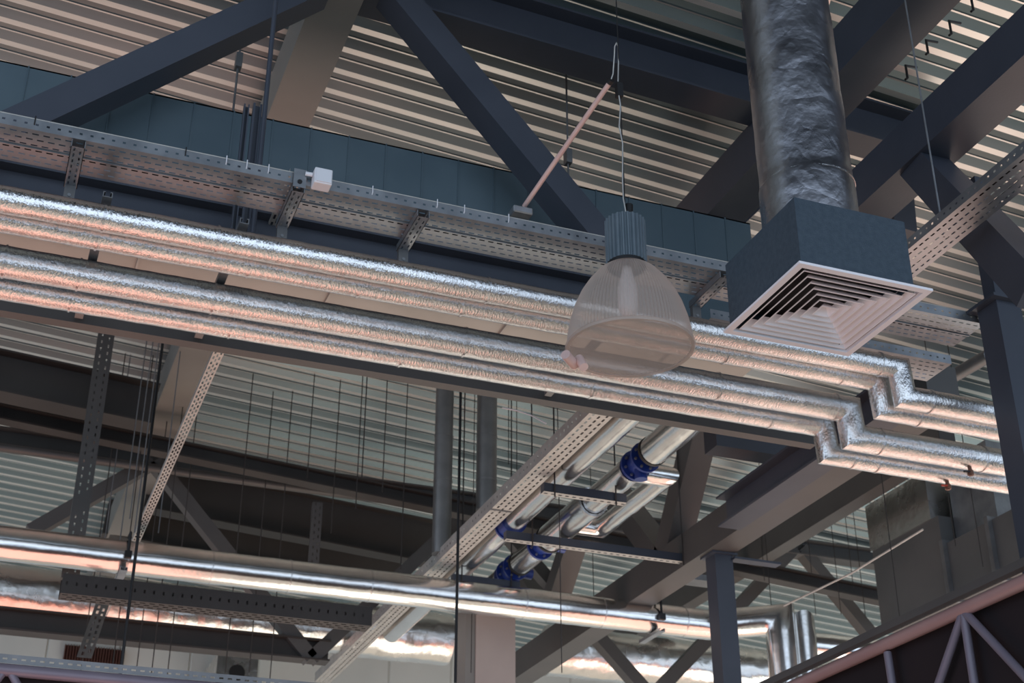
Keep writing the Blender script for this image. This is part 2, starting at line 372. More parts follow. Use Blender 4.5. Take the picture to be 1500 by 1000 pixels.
# carrier beam under pipe 4
b = MB(); q = at(0, 454, y=7.36); xe = at(1190, 640, y=7.4).x
b.bar((-1.6, 7.36+.04, q.z+.03), (xe, 7.36+.04, q.z+.03), .08, .06)
single('carrier_beam', b, 'steel_grey', 'slim dark beam running directly beneath the lowest of the four foil pipes', 'beam')
for px, l in ((137, 'short dark cross bracket between the foil pipe pairs near the left edge'), (340, 'dark cross bracket between the foil pipe pairs above the lit perforated strut'), (905, 'dark cross bracket between the foil pipe pairs at the lamp')):
    c = at(px, 400, y=PY[1]); b = MB(); b.channel((c.x, PY[0]-.06, PZ+.084), (c.x, 7.34, PZ+.084), .045, .03); single('cross_bracket', b, 'galv_dark', l, 'bracket')

# ------------------------------------------------------------------ pendant lamp
LC = V(2.482, 5.04, 4.50)
root = thing('pendant_lamp', 'large high bay pendant lamp with ribbed translucent bell shade', 'lamp', LC)
R0 = .279
pr = [(R0, 0), (R0*1.0, .03), (.274, .075), (.262, .135), (.243, .20), (.215, .265), (.178, .325), (.138, .375), (.105, .40), (.085, .412)]
def smooth_prof(pr, n=4):
    out = []
    for i in range(len(pr)-1):
        for k in range(n): t = k/n; out.append((pr[i][0]*(1-t)+pr[i+1][0]*t, pr[i][1]*(1-t)+pr[i+1][1]*t))
    return out+[pr[-1]]
b = MB(); b.lathe(LC, smooth_prof(pr, 2), 200, -.022, 1); b.build('shade', 'acrylic', root, smooth=10)
b = MB(); b.lathe(LC, [(R0-.012, -.004), (R0+.004, -.006), (R0+.008, .004), (R0+.002, .012), (R0-.010, .006), (R0-.012, -.004)], 96); b.build('shade_rim', 'acrylic', root, smooth=50)
b = MB(); b.lathe(LC, [(R0-.012, .002), (.14, -.012), (.001, -.016)], 160, -.02, 1); g = b.build('lens_cover', 'acrylic_lens', root, smooth=10)
b = MB(); n = 22
for i in range(n):
    a = 2*math.pi*i/n; c = LC + V(.080*math.cos(a), .080*math.sin(a), 0)
hp = []
for i in range(96):
    a = 2*math.pi*i/96; ph = (i % 4); rr = .094 if ph in (0, 1) else .083; hp.append((rr*math.cos(a), rr*math.sin(a)))
b.prism(LC+V(0,0,.425), LC+V(0,0,.655), hp, up=(0,1,0)); b.build('ballast_housing', 'housing', root)
b = MB(); b.lathe(LC, [(.001,.655),(.078,.655),(.078,.662),(.03,.672),(.001,.672)], 32); b.build('housing_cap', 'housing', root, smooth=40)
b = MB(); b.lathe(LC, [(.082,.405),(.088,.412),(.088,.428),(.082,.43)], 48); b.build('collar', 'black', root, smooth=40)
b = MB(); b.tube([LC+V(.01,.0,.67), LC+V(.01,.0,.70), LC+V(.025,0,.715)], .008, 8); b.tube([LC+V(.025,.01,.665), LC+V(.03,.01,.76)], .02, 10); b.build('gland', 'black', root, smooth=40)
b = MB(); b.tube([LC+V(.005,0,.67), V(LC.x+.006, LC.y, roofz(LC.x))], .0032, 6); b.build('suspension_cable', 'black', root)
b = MB(); zc = at(905, 132, y=5.04).z; b.bar(V(LC.x, LC.y, zc-.04), V(LC.x, LC.y, zc+.04), .03, .03, up=(0,1,0)); b.build('cable_clamp', 'black', root)
# latches on rim
for k, (ax, s) in enumerate(((-2.55, 1), (1.9, .6), (1.25, .6))):
    c = LC + V(math.cos(ax)*(R0-.01), math.sin(ax)*(R0-.01), .0); b = MB(); b.bar(c+V(0,0,-.01), c+V(0,0,.02), .02, .006); b.build('rim_clip', 'plastic', root)
c = at(836, 532, y=5.04); b = MB(); b.tube([V(c.x+.02, 5.04, c.z-.005), V(c.x-.05, 4.98, c.z+.005)], .022, 16); b.tube([V(c.x+.03, 5.02, c.z+.02), V(c.x+.035, 4.98, c.z-.04)], .020, 16); b.build('sensor_head', M['copper'], root, smooth=40)
# lamp tube inside
b = MB(); b.lathe(LC, [(.001,.16),(.03,.165),(.045,.20),(.045,.30),(.03,.36),(.02,.41)], 24); b.build('bulb', 'plastic', root, smooth=60)
# cord
pts = [at(894, 120, y=5.12), at(898, 108, y=5.10), at(900, 80, y=5.08), at(900.5, 68, y=5.07), at(903, 63, y=5.06), at(905.5, 68, y=5.05), at(906, 90, y=5.04), at(905, 130, y=5.03), at(909, 155, y=5.03), at(907, 185, y=5.03), at(912, 210, y=5.03), at(912, 265, y=5.03), at(913, 290, y=5.03), at(918, 318, y=5.03), LC+V(.01,0,.67)]
b = MB(); b.tube(pts, .0034, 7); b.build('power_cord', 'galv_lit', root, smooth=60)
# conduit arm + box on tray
pa, pb = at(768, 302, y=5.93), at(894, 120, y=5.12)
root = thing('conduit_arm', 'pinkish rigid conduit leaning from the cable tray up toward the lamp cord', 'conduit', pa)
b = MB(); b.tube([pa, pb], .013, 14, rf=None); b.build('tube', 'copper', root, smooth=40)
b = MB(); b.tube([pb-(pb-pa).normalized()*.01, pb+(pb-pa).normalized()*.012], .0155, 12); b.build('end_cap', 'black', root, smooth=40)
p = at(762, 309, y=5.93); b = MB(); b.box((p.x-.05, 5.895, p.z-.03), (p.x+.06, 5.99, p.z+.012)); o = b.build('junction_box', 'galv', smooth=None); tag(o, 'small grey metal junction box on the tray at the foot of the leaning conduit', 'box')
mod = o.modifiers.new('bevel', 'BEVEL'); mod.width = .006

# ------------------------------------------------------------------ square diffuser with plenum box
DZ = 4.60; dx0, dx1, dy0, dy1 = 2.893, 3.542, 4.283, 4.929; cx, cy = (dx0+dx1)/2, (dy0+dy1)/2; hw = (dx1-dx0)/2
root = thing('ceiling_diffuser', 'square white four way air diffuser under a dark blue grey plenum box', 'air diffuser', (cx, cy, DZ))
def frust(mb, h0, z0, h1, z1):
    a = [(-1,-1),(1,-1),(1,1),(-1,1)]
    for i in range(4):
        p, q = a[i], a[(i+1)%4]
        mb.quad((cx+p[0]*h0, cy+p[1]*h0, z0), (cx+q[0]*h0, cy+q[1]*h0, z0), (cx+q[0]*h1, cy+q[1]*h1, z1), (cx+p[0]*h1, cy+p[1]*h1, z1))
b = MB(); frust(b, hw, DZ, hw-.030, DZ); frust(b, hw, DZ, hw, DZ+.012); frust(b, hw-.030, DZ, hw-.034, DZ+.03); frust(b, hw, DZ+.012, hw-.034, DZ+.012); b.build('frame', 'white_pink', root)
nv = 7
for k in range(nv):
    h0 = hw-.050-k*.0385; b = MB(); frust(b, h0, DZ+.003, h0-.006, DZ+.003); frust(b, h0-.003, DZ+.003, max(h0-.042, .004), DZ+.043); frust(b, h0, DZ+.003, max(h0-.038, .006), DZ+.043); b.build('vane', 'white_pink', root)
bx0, bx1, by0, by1 = 2.906, 3.452, 4.290, 4.890
b = MB(); zb_, zt_ = DZ+.012, DZ+.33
for q in (((bx0,by0),(bx1,by0)), ((bx1,by0),(bx1,by1)), ((bx1,by1),(bx0,by1)), ((bx0,by1),(bx0,by0))): b.quad((*q[0],zb_), (*q[1],zb_), (*q[1],zt_), (*q[0],zt_))
b.quad((bx0,by0,zt_), (bx1,by0,zt_), (bx1,by1,zt_), (bx0,by1,zt_))
b.build('plenum_box', 'box_blue', root)
b = MB(); b.box((bx0+.012, by0+.012, DZ+.10), (bx1-.012, by1-.012, DZ+.12)); b.build('damper_plate', 'black', root)
# foil flexible duct
DC = V(3.19, 4.60, 0); 
b = MB(); b.tube([(DC.x, DC.y, DZ+.32), (DC.x-.005, DC.y, 6.0), (DC.x-.02, DC.y, 8.0)], .210, 56, .03, .003, 6, rf=lambda d: .210 + (.006 if .0 < d < .30 else 0))
o = tag(b.build('foil_duct', 'foil_duct', smooth=70), 'thick wrinkled silver foil duct rising vertically from the dark plenum box', 'duct')
for zz in (DZ+.62, DZ+1.72): 
    b = MB(); b.tube([(DC.x, DC.y, zz-.003), (DC.x, DC.y, zz+.003)], .2165, 56); b.build('tape_joint', 'foil_tape', o, smooth=40)

# ------------------------------------------------------------------ right hand girders and bracing
Z1 = 1.6+4.9
xg = beamB('box_girder', 1500, 150, Z1, 3.4, 9.5, .27, .29, 'steel', 'broad slate blue box girder crossing the upper right corner', kind='bar', right=True)
Z2 = 1.6+5.6
beamB('box_beam', 1408, 0, Z2, 3.4, 8.2, .30, .34, 'steel', 'dark box beam right of the vertical foil duct at the top edge', kind='bar', right=True)
# conduits along x near (1235,120)-(1360,160)
p = at(1235, 122, y=7.0); q = at(1365, 158, y=7.0); b = MB(); b.tube([p, V(q.x, 7.0, p.z-.02)], .035, 14); single('round_conduit', b, 'steel', 'dark round pipe between the vertical foil duct and the box girder', 'pipe', smooth=40)
# brace below the girder
brace('knee_brace', at(1345, 235, x=xg+.02), at(1530, 430, x=xg-.35), .20, .20, 'steel', 'wide dark brace descending right from the box girder behind the small red lit tray', up=(1,0,0))
brace('knee_brace', at(1225, 262, y=8.0), at(1340, 170, y=8.0), .14, .2, 'steel', 'short slate brace just right of the vertical foil duct', up=(0,1,0))
brace('tie_beam', at(1235, 165, y=8.3), at(1345, 205, y=8.3), .2, .2, 'steel', 'short slate tie beam behind the vertical foil duct', up=(0,1,0))
brace('knee_brace', at(1310, 275, y=7.6), at(1316, 345, y=7.6), .2, .2, 'steel', 'pale lit end of a steel brace under the box girder above the plenum box', up=(0,1,0))
brace('knee_brace', at(1130, 270, y=7.9), at(1010, 385, y=7.9), .15, .18, 'steel', 'dark sloping brace between lamp housing and vertical foil duct', up=(0,1,0))
# right column
pc = at(1477, 442, z=5.62); wv = .17
root = thing('steel_column', 'dark steel column at the right edge with a slate blue side', 'column', (pc.x+.09, pc.y+.09, 0))
b = MB(); b.box((pc.x-.085, pc.y, 0), (pc.x+.085, pc.y+.17, 5.62)); b.build('shaft', 'steel', root)
b = MB(); b.box((pc.x-.13, pc.y-.04, 5.62), (pc.x+.13, pc.y+.21, 5.64)); b.build('cap_plate', 'steel', root)
b = MB(); b.bar((pc.x, pc.y+.085, 5.64), (pc.x, pc.y+.085, Z1), .1, .1, up=(0,1,0)); b.build('stub_post', 'steel', root)
# dark beam (B) from behind column
XQ = beamB('i_beam', 1440, 540, 1.6+3.95, 6.9, 9.4, .2, .25, 'steel', 'dark beam left of the right column above the foil pipe bends', right=True)
p = at(1345, 580, y=8.2); q = at(1450, 520, y=7.3); b = MB(); b.tube([p, q], .05, 14); single('foil_pipe', b, 'galv_dark', 'dull metal pipe beside the dark beam left of the right column', 'pipe', smooth=40)
# right tray (B direction), red lit
TZ2 = 1.6+3.9
pl = at(1500, 224, z=TZ2); prr = at(1500, 256, z=TZ2)
root = thing('cable_tray', 'small perforated cable tray with a red reflection at the upper right edge', 'cable tray', (pl.x, 5, TZ2))
b = MB(); tray_mesh(b, 3.4, 6.3, pl.x, pl.x+.2, TZ2, axis='y', rows=4); b.build('tray_body', 'galv', root)
b = MB(); b.tube([(pl.x+.05,3.4,TZ2+.02),(pl.x+.05,6.3,TZ2+.02)], .018, 8); single('power_cable', b, 'black', 'black cable lying in the small tray at the upper right', 'cable')
p = at(1375, 300, x=pl.x+.1); b = MB(); b.tube([(p.x, p.y, TZ2), (p.x, p.y, roofz(p.x))], .005, 6); single('hanger_wire', b, 'galv', 'thin steel wire dropping from the roof to the red lit tray at upper right', 'wire')

# ------------------------------------------------------------------ black cable clips hanging on deck purlin (upper right)
for px, py, l in ((1392, 40, 'black cable clip hanging nearest the top edge under the upper right roof'), (1358, 68, 'black bent cable clip second down from the top under the upper right roof'), (1328, 105, 'small black cable clip beside the round conduit under the upper right roof'), (1424, 5, 'black cable clip cut by the top edge under the upper right roof')):
    z = Z2+.3; p = at(px, py, z=z); b = MB(); b.tube([p+V(.09,0,.06), p+V(0,0,.05), p+V(0,0,-.05), p+V(-.02,0,-.07)], .008, 6); single('cable_clip', b, 'black', l, 'clip')

# ------------------------------------------------------------------ central perforated tray along y
CZ = 1.6+4.28
p1 = at(640, 823, z=CZ); p2_ = at(640, 849, z=CZ)
root = thing('cable_tray', 'long pale perforated cable tray receding down left beside the foil pipes with blue valves', 'cable tray', (p1.x, 10, CZ))
b = MB(); ya, yb = 7.3, 16.5; cw = at(747,768,z=CZ).x-at(713,768,z=CZ).x; tray_mesh(b, ya, yb, p1.x, p1.x+cw, CZ, side=.11, axis='y', rows=3, pitch=.075, hole=.045, hw=.008); b.build('tray_body', 'galv_lit', root)
b = MB(); b.box((p1.x-.003, at(720,760,x=p1.x).y, CZ-.006), (p1.x+cw+.003, at(720,760,x=p1.x).y+.02, CZ-.002)); b.build('joint_plate', 'galv_dark', root)
# lit perforated strut (B) & dark vertical perforated strut
SZ = 1.6+4.30
ps = at(321, 515, z=SZ)
root = thing('perforated_strut', 'long bright perforated strut receding down left from the foil pipes', 'strut', (ps.x, 10, SZ))
b = MB()
b.perf((ps.x-.035, 6.3, SZ), Y, X, 9.5, .07, [(.010,.022,0), (.030,.040,.5), (.048,.060,0)], .08, .045)
b.quad((ps.x-.035,6.3,SZ), (ps.x-.035,15.8,SZ), (ps.x-.035,15.8,SZ+.04), (ps.x-.035,6.3,SZ+.04)); b.quad((ps.x+.035,6.3,SZ), (ps.x+.035,15.8,SZ), (ps.x+.035,15.8,SZ+.04), (ps.x+.035,6.3,SZ+.04))
b.build('strut_body', 'galv_lit', root)
def vstrut(px, pyt, pyb, y, w, m, label):
    t = at(px, pyt, y=y); bt = at(px, pyb, y=y); b = MB()
    xm = at(px, (pyt+pyb)/2, y=y).x
    b.perf((xm-w/2, y, bt.z), Z, X, t.z-bt.z, w, [(w*.25,w*.25+.012,0), (w*.68,w*.68+.012,.5)], .075, .03)
    b.box((xm-w/2, y+.001, bt.z), (xm-w/2+.004, y+.05, t.z)); b.box((xm+w/2-.004, y+.001, bt.z), (xm+w/2, y+.05, t.z))
    single('perforated_post', b, m, label, 'strut')
vstrut(130, 478, 850, 12.4, .15, 'steel_grey', 'dark vertical perforated post below the foil pipes at left')
vstrut(462, 735, 850, 13.2, .10, 'steel_grey', 'thin dark perforated post in the shadow above the bottom foil pipe')

# ------------------------------------------------------------------ bottom big foil pipe
BH = 4.02; BPZ = 1.6+BH
q = at(0, 795, y=1.0); BPY = BH/(q.z-1.6); wd = dep(at(300, 832, y=BPY)); BR = 50*.985*wd/F/2
xa = at(1038, 925, y=BPY).x; e1_ = at(1142, 907, z=BPZ)
b = MB(); b.tube([(-2.2, BPY, BPZ), (xa, BPY, BPZ), e1_, e1_-V(0,0,2.2)], BR, 32, .06, .003, 5)
o = tag(b.build('foil_pipe', 'foil_smooth', smooth=60), 'large smooth foil pipe crossing the lower part from the left edge', 'pipe')
for px in (186, 308, 422, 540, 664, 765, 880, 1000):
    c = at(px, 800+.12*px, y=BPY); ring_band((c.x, BPY, BPZ), X, BR, .006, .004).build('tape_joint', 'foil_tape', o, smooth=40)
# second foil pipe with riser beyond
BPY2 = BPY+.0; e2_ = at(1174, 918, z=BPZ-.05)
b = MB(); b.tube([e2_-V(0,0,2.2), e2_, V(e2_.x+.12, BPY+.1, BPZ-.05), V(e2_.x+4, BPY+.1, BPZ-.05)], BR*.9, 28, .06, .003, 5)
tag(b.build('foil_pipe', 'foil_smooth', smooth=60), 'foil pipe with short riser turning right behind the pink truss rail', 'pipe')
# its clamps
for px, l in ((183, 'black clamp hanging on the bottom foil pipe near the bright strut'), (958, 'black clamp hanging on the bottom foil pipe near its right bend')):
    c = at(px, 805+.11*px, y=BPY); b = MB(); b.tube([(c.x, BPY-BR-.02, BPZ-.05), (c.x, BPY-BR-.02, BPZ+BR+.02), (c.x, BPY, BPZ+BR+.03)], .012, 8)
    b.box((c.x-.03, BPY-BR-.05, BPZ-.06), (c.x+.03, BPY-BR-.005, BPZ)); single('pipe_clamp', b, 'black', l, 'clamp')
    b = MB(); b.channel((c.x-.02, BPY-BR-.06, BPZ-BR-.035), (c.x-.02, BPY+BR+.1, BPZ-BR-.035), .06, .03); single('support_channel', b, 'galv', l.replace('black clamp hanging on', 'small perforated channel under'), 'channel')

# ------------------------------------------------------------------ far truss (plane y = 14)
FY = 14.0
def fp(px, py): return at(px, py, y=FY)
zt_ = fp(225, 668).z; zb_ = fp(455, 952).z
b = MB(); b.ibeam((-3, FY+.1, zt_), (fp(1300, 815).x, FY+.1, zt_), .2, .2); single('truss_chord', b, 'steel_grey', 'upper chord of the far zigzag roof truss', 'beam')
b = MB(); b.ibeam((-3, FY+.1, zb_+.02), (fp(484, 955).x, FY+.1, zb_+.02), .2, .22); single('truss_chord', b, 'steel_black', 'dark brown lower chord crossing the foil duct at bottom left', 'beam')
zz = [((225, 672), (45, 775)), ((228, 672), (458, 962)), ((458, 962), (700, 735)), ((712, 738), (968, 1030)), ((968, 1010), (1168, 800)), ((1178, 800), (1285, 930))]
fl = ['dark brace falling left from the far truss node beside the dark perforated post', 'long dark brace of the far truss falling right behind the bottom foil pipe', 'dark brace of the far truss rising right behind the central perforated tray', 'dark brace of the far truss falling right through the big duct below the bottom pipe', 'dark brace of the far truss rising right past the short steel post', 'rightmost dark brace of the far truss falling toward the grey duct']
for (a, c), l in zip(zz, fl):
    p, q = fp(*a), fp(*c); brace('truss_brace', V(p.x, FY+.1, p.z), V(q.x, FY+.1, q.z), .14, .15, 'steel_grey', l, up=(0,1,0))
# sprinkler pipe
p = at(0, 655, y=13.85); b = MB(); b.tube([(-2.5, 13.85, p.z), (at(1000, 790, y=13.85).x, 13.85, p.z)], .04, 12); single('sprinkler_pipe', b, 'steel_grey', 'thin grey sprinkler pipe crossing under the far roof', 'pipe', smooth=40)
# purlin beams under roof, sloped
def purlin(py0, yv, h, w, xa, xb, m, label):
    p = at(0, py0, y=yv); f = lambda x: p.z - SL*(x-p.x); b = MB(); b.ibeam((xa, yv+w/2, f(xa)+h/2), (xb, yv+w/2, f(xb)+h/2), w, h); single('purlin', b, m, label, 'beam')
xm = XM-.22
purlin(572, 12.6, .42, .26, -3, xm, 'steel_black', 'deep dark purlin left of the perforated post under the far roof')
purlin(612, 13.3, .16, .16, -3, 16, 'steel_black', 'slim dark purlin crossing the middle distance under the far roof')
purlin(700, 15.6, .55, .22, XM+.1, at(640, 790, y=15.6).x, 'wall_shade', 'added deep beam standing in for wall shade above the bottom foil pipe')  # dark beam added where the far wall only lies in shade
purlin(752, 17.2, .45, .22, XM-.2, at(590, 800, y=17.2).x, 'wall_shade', 'second added deep beam standing in for wall shade farther back')
# ------------------------------------------------------------------ foil duct at bottom
q = at(0, 868, y=15.4); DY = 15.4
b = MB(); b.tube([(-3.5, DY, q.z), (at(655, 940, y=DY).x, DY, q.z)], .295, 48, .05, .014, 3.2)
tag(b.build('foil_duct', 'foil_big', smooth=70), 'large creased foil duct lying behind the dark chord at bottom left', 'duct')
b = MB(); b.tube([(at(800, 960, y=DY).x, DY, q.z), (16, DY, q.z)], .295, 48, .05, .014, 3.2)
tag(b.build('foil_duct', 'foil_big', smooth=70), 'large creased foil duct at bottom centre right of the beige column', 'duct')
# beige column
pc2 = at(755, 960, y=13.0); pl2 = at(697, 960, y=13.0)
b = MB(); b.box((pl2.x, 13.0, 0), (pc2.x, 13.4, at(700, 850, y=13).z)); o = tag(b.build('column', 'column'), 'beige rendered column at the bottom centre below the foil pipe', 'column')
b = MB(); b.box((pl2.x-.10, 13.02, 0), (pl2.x-.003, 13.3, at(700, 850, y=13).z)); b.build('side_plate', 'steel_lite', o)
# lower perforated dark tray bottom-left (A)
LZ = at(90, 868, y=10.6).z; xr2 = at(545, 905, y=10.6).x; xl2 = at(90, 858, y=10.6).x
root = thing('cable_tray', 'dark sided perforated cable tray below the bottom foil pipe at left', 'cable tray', (1, 10.7, LZ))
b = MB(); tray_mesh(b, xl2, xr2, 10.6, 10.78, LZ, side=.15, rows=3, pitch=.07, hole=.04, hw=.008); b.build('tray_body', 'steel_black', root)

# ------------------------------------------------------------------ lower girder with truss (plane x = XG)
GZ = 1.6+4.10; gw = .34
p = at(1073, 812, z=GZ); gw = p.x-at(1026, 812, z=GZ).x; XG = p.x - gw/2
yg0 = at(1262, 690, z=GZ).y-1.2; yg1 = 17.0
b = MB(); b.bar((XG, yg0, GZ+.15), (XG, yg1, GZ+.15), gw, .30); single('box_girder', b, 'steel_grey', 'large grey box girder rising right from the bottom centre to the foil pipe bends', 'girder')
gz = GZ+.38
def gp(px, py): return at(px, py, x=XG)
gl = [((1036, 590), (980, 822), .30), ((985, 835), (895, 715), .26), ((805, 905), (842, 790), .24), ((800, 900), (762, 830), .2)]
gt = ['broad dark brace rising from the grey girder to the foil pipes', 'dark brace leaning left from the grey girder between roof ribs and blue valves', 'grey brace rising right from the grey girder below the valve pipes', 'small dark brace leaning left behind the blue valve', 'dark brace under the foil pipes meeting the grey girder at right']
for (a, c, w), l in zip(gl, gt): brace('girder_brace', gp(*a), gp(*c), w*.8, .24, 'steel_grey', l, up=(1,0,0))
pt = gp(745, 640)
b = MB(); b.bar((XG-.0, 8.6, gp(800,590).z), (XG-.0, 17, gp(800,590).z), .3, .3); single('truss_chord', b, 'steel_grey', 'grey upper chord behind the two vertical ducts above the central tray', 'beam')
# tie under foil pipes
b = MB(); p = at(1040, 640, y=9.2); b.bar((p.x, 9.2, p.z), (at(1200, 668, y=9.2).x, 9.2, p.z), .2, .22); single('tie_beam', b, 'steel', 'dark tie beam just below the lowest foil pipe at right centre', 'beam')
# post under girder
pp = at(1060, 812, z=GZ-.02)
root = thing('steel_post', 'dark square post standing under the grey girder at lower right centre', 'post', (pp.x, pp.y, 0))
b = MB(); b.box((pp.x-.085, pp.y-.0, 0), (pp.x+.085, pp.y+.17, GZ-.02)); b.build('shaft', 'steel', root)
b = MB(); b.box((pp.x-.12, pp.y-.03, GZ-.02), (pp.x+.12, pp.y+.2, GZ-.002)); b.build('cap_plate', 'steel', root)
b = MB(); c = at(1140, 825, y=pp.y); b.bar((pp.x+.08, pp.y, GZ-.05), (c.x, pp.y, GZ-.05), .10, .02); single('flat_arm', b, 'steel', 'thin flat arm reaching right from the head of the lower post', 'bracket')
# further girder upper right part
b = MB(); p = at(1172, 781, z=1.6+5.2); b.bar((p.x+.09, 9.8, 6.93), (p.x+.09, 17, 6.93), .18, .26); single('box_beam', b, 'steel_grey', 'grey beam crossing above the right braces toward the large grey duct', 'beam')

# ------------------------------------------------------------------ valve pipes (B direction)
VZ = 1.6+4.35
def bpipe(px, py, r, ya, yb, label, amp=.002):
    p = at(px, py, z=VZ); b = MB(); b.tube([(p.x, ya, VZ), (p.x, yb, VZ)], r, 28, .05, amp, 7); return tag(b.build('foil_pipe', 'foil_smooth', smooth=60), label, 'pipe'), p.x
ya = 7.6
oA, xA = bpipe(905, 622, .095, ya, 14.5, 'foil pipe running next to the central perforated tray')
def seg(px0, py0, px1, py1, r, label):
    p, q = at(px0, py0, z=VZ), at(px1, py1, z=VZ); xx = (p.x+q.x)/2
    b = MB(); b.tube([(xx, p.y, VZ), (xx, q.y, VZ)], r, 28, .05, .002, 7); return tag(b.build('foil_pipe', 'foil_smooth', smooth=60), label, 'pipe'), xx
pB = at(990, 632, z=VZ); xB = pB.x
def yb_(px, py): return at(px, py, z=VZ).y
def yx(px, xx):  # y on line x=xx, z=VZ seen at column px
    lo, hi = 6.0, 30.0
    for _ in range(50):
        m = (lo+hi)/2; v = V(xx, m, VZ)-EYE; c = 750+F*v.dot(RT)/v.dot(FW)
        if c > px: lo = m
        else: hi = m
    return lo
spans = [(1040, 956, .115, 'short foil pipe length nearest, ending at a black flange beside the upper blue valve'), (925, 868, .105, 'foil pipe length just below the upper blue valve'), (868, 805, .125, 'thicker jacketed foil pipe length above the middle cross channel'), (790, 762, .11, 'short foil pipe length between the two lower blue valves'), (738, 690, .10, 'foil pipe end beyond the lowest blue valve')]
for a, c, r, l in spans:
    b = MB(); b.tube([(xB, yx(a, xB), VZ), (xB, yx(c, xB), VZ)], r, 28, .05, .003, 7); o = tag(b.build('foil_pipe', 'foil_smooth', smooth=60), l, 'pipe')
    for e in (a, c): ring_band((xB, yx(e, xB), VZ), Y, r, .015, .006).build('end_ring', 'black' if e in (956, 805, 762) else 'foil_tape', o, smooth=40)
for i, (px, l) in enumerate(((938, 'upper blue flanged valve between foil pipe lengths'), (797, 'middle blue flanged valve partly behind the long cross channel'), (750, 'lowest blue flanged valve above the bottom foil pipe'))):
    yv = yx(px, xB); root = thing('flanged_valve', l, 'valve', (xB, yv, VZ-.12))
    for s in (-.09, .09):
        b = MB(); b.tube([(xB, yv+s-.013, VZ), (xB, yv+s+.013, VZ)], .125, 28); fo = b.build('flange', 'blue_valve', root, smooth=40)
        for k in range(8):
            b = MB(); a = k*math.pi/4+.3; b.tube([(xB+.098*math.cos(a), yv+s-.028, VZ+.098*math.sin(a)), (xB+.098*math.cos(a), yv+s+.028, VZ+.098*math.sin(a))], .011, 6)
            b.build('bolt', 'galv', fo)
    b = MB(); b.tube([(xB, yv-.09, VZ), (xB, yv-.04, VZ), (xB, yv+.04, VZ), (xB, yv+.09, VZ)], .085, 24); b.tube([(xB, yv, VZ-.05), (xB, yv, VZ-.15)] if i == 0 else [(xB, yv, VZ), (xB+.2, yv, VZ-.02)], .05, 16); b.build('valve_body', 'blue_valve', root, smooth=40)
# bypass pipe, right
xb2 = xB+.30
y1_, y2_ = yx(975, xb2), yx(880, xb2)
b = MB(); b.tube([(xB+.02, y1_, VZ-.02), (xb2, y1_, VZ-.02), (xb2, y2_, VZ-.02), (xB+.02, y2_, VZ-.02)], .08, 24, .04, .003, 7)
tag(b.build('bypass_pipe', 'foil_smooth', smooth=60), 'short U shaped foil bypass pipe right of the main valve pipe', 'pipe')
# valve on pipe A
yv = yx(748, xA); root = thing('flanged_valve', 'small dark blue valve on the foil pipe at the edge of the central tray', 'valve', (xA, yv, VZ-.1))
for s in (-.08, .08):
    b = MB(); b.tube([(xA, yv+s-.012, VZ), (xA, yv+s+.012, VZ)], .118, 24); b.build('flange', 'blue_valve', root, smooth=40)
b = MB(); b.tube([(xA, yv-.08, VZ), (xA, yv+.08, VZ)], .105, 24); b.build('valve_body', 'blue_valve', root, smooth=40)
p = at(773, 748, y=yx(770, xA)); b = MB(); b.tube([p+V(-.02,0,.03), p+V(.0,0,-.06)], .012, 8); b.bar(p+V(-.06,0,0), p+V(.04,0,-.02), .02, .015); single('tap_handle', b, 'red', 'small red tap hanging beside the foil pipe above the long cross channel', 'valve')
# trapeze channels
def trap(p0, p1, yv, label, h=.07, w=.07):
    a, c = at(*p0, y=yv), at(*p1, y=yv); b = MB(); zz = a.z
    b.bar((a.x, yv+.002+w/2, zz), (c.x, yv+.002+w/2, zz), w, h); r = tag(b.build('support_channel', 'steel'), label, 'channel')
    b = MB(); b.perf((a.x, yv, zz-h/2-.004), X, Y, c.x-a.x, w+.004, [(.03,.05,0)], .06, .03); b.build('perforated_face', 'galv_lit', r)
    for t in (.12, .86):
        xx = a.x+(c.x-a.x)*t; b = MB(); b.tube([(xx, yv-.012, zz-.08), (xx, yv-.012, roofz(xx)-.01)], .007, 6); b.build('rod', 'steel_black', r)
def yw(px, py): return at(px, py, z=VZ-.17).y
trap((797, 712), (918, 730), yw(797, 712), 'short dark cross channel under the upper foil valve pipes')
trap((742, 782), (1040, 826), yw(742, 782), 'long perforated cross channel reaching from the central tray to the lower post')
trap((664, 845), (762, 858), yw(664, 845), 'lowest short cross channel just above the bottom foil pipe')
# small perforated brackets near post
p = at(985, 845, y=12.3); b = MB(); b.bar((p.x-.15, 12.3, p.z), (p.x+.45, 12.3, p.z), .2, .06); single('support_channel', b, 'galv_dark', 'small channel bracket just left of the lower steel post', 'channel')

# ------------------------------------------------------------------ vertical ducts
for px, w_, yb2, l, yv in ((650, 27, 812, 'left one of two vertical grey spiral ducts below the foil pipes', 11.9), (713, 30, 748, 'right one of two vertical grey spiral ducts below the foil pipes', 11.9)):
    c = at(px, 650, y=yv); r = w_*dep(c)/F/2; zlo = at(px, yb2, y=yv).z
    b = MB(); b.tube([(c.x, yv, zlo), (c.x, yv, roofz(c.x)-.03)], r, 28); o = tag(b.build('vertical_duct', 'spiral', smooth=40), l, 'duct', 'two vertical spiral ducts')
    for py in (640, 705):
        zc = at(px, py, y=yv).z; b = MB(); b.tube([(c.x, yv, zc-.008), (c.x, yv, zc+.008)], r+.004, 28); b.build('collar', 'spiral', o, smooth=40)

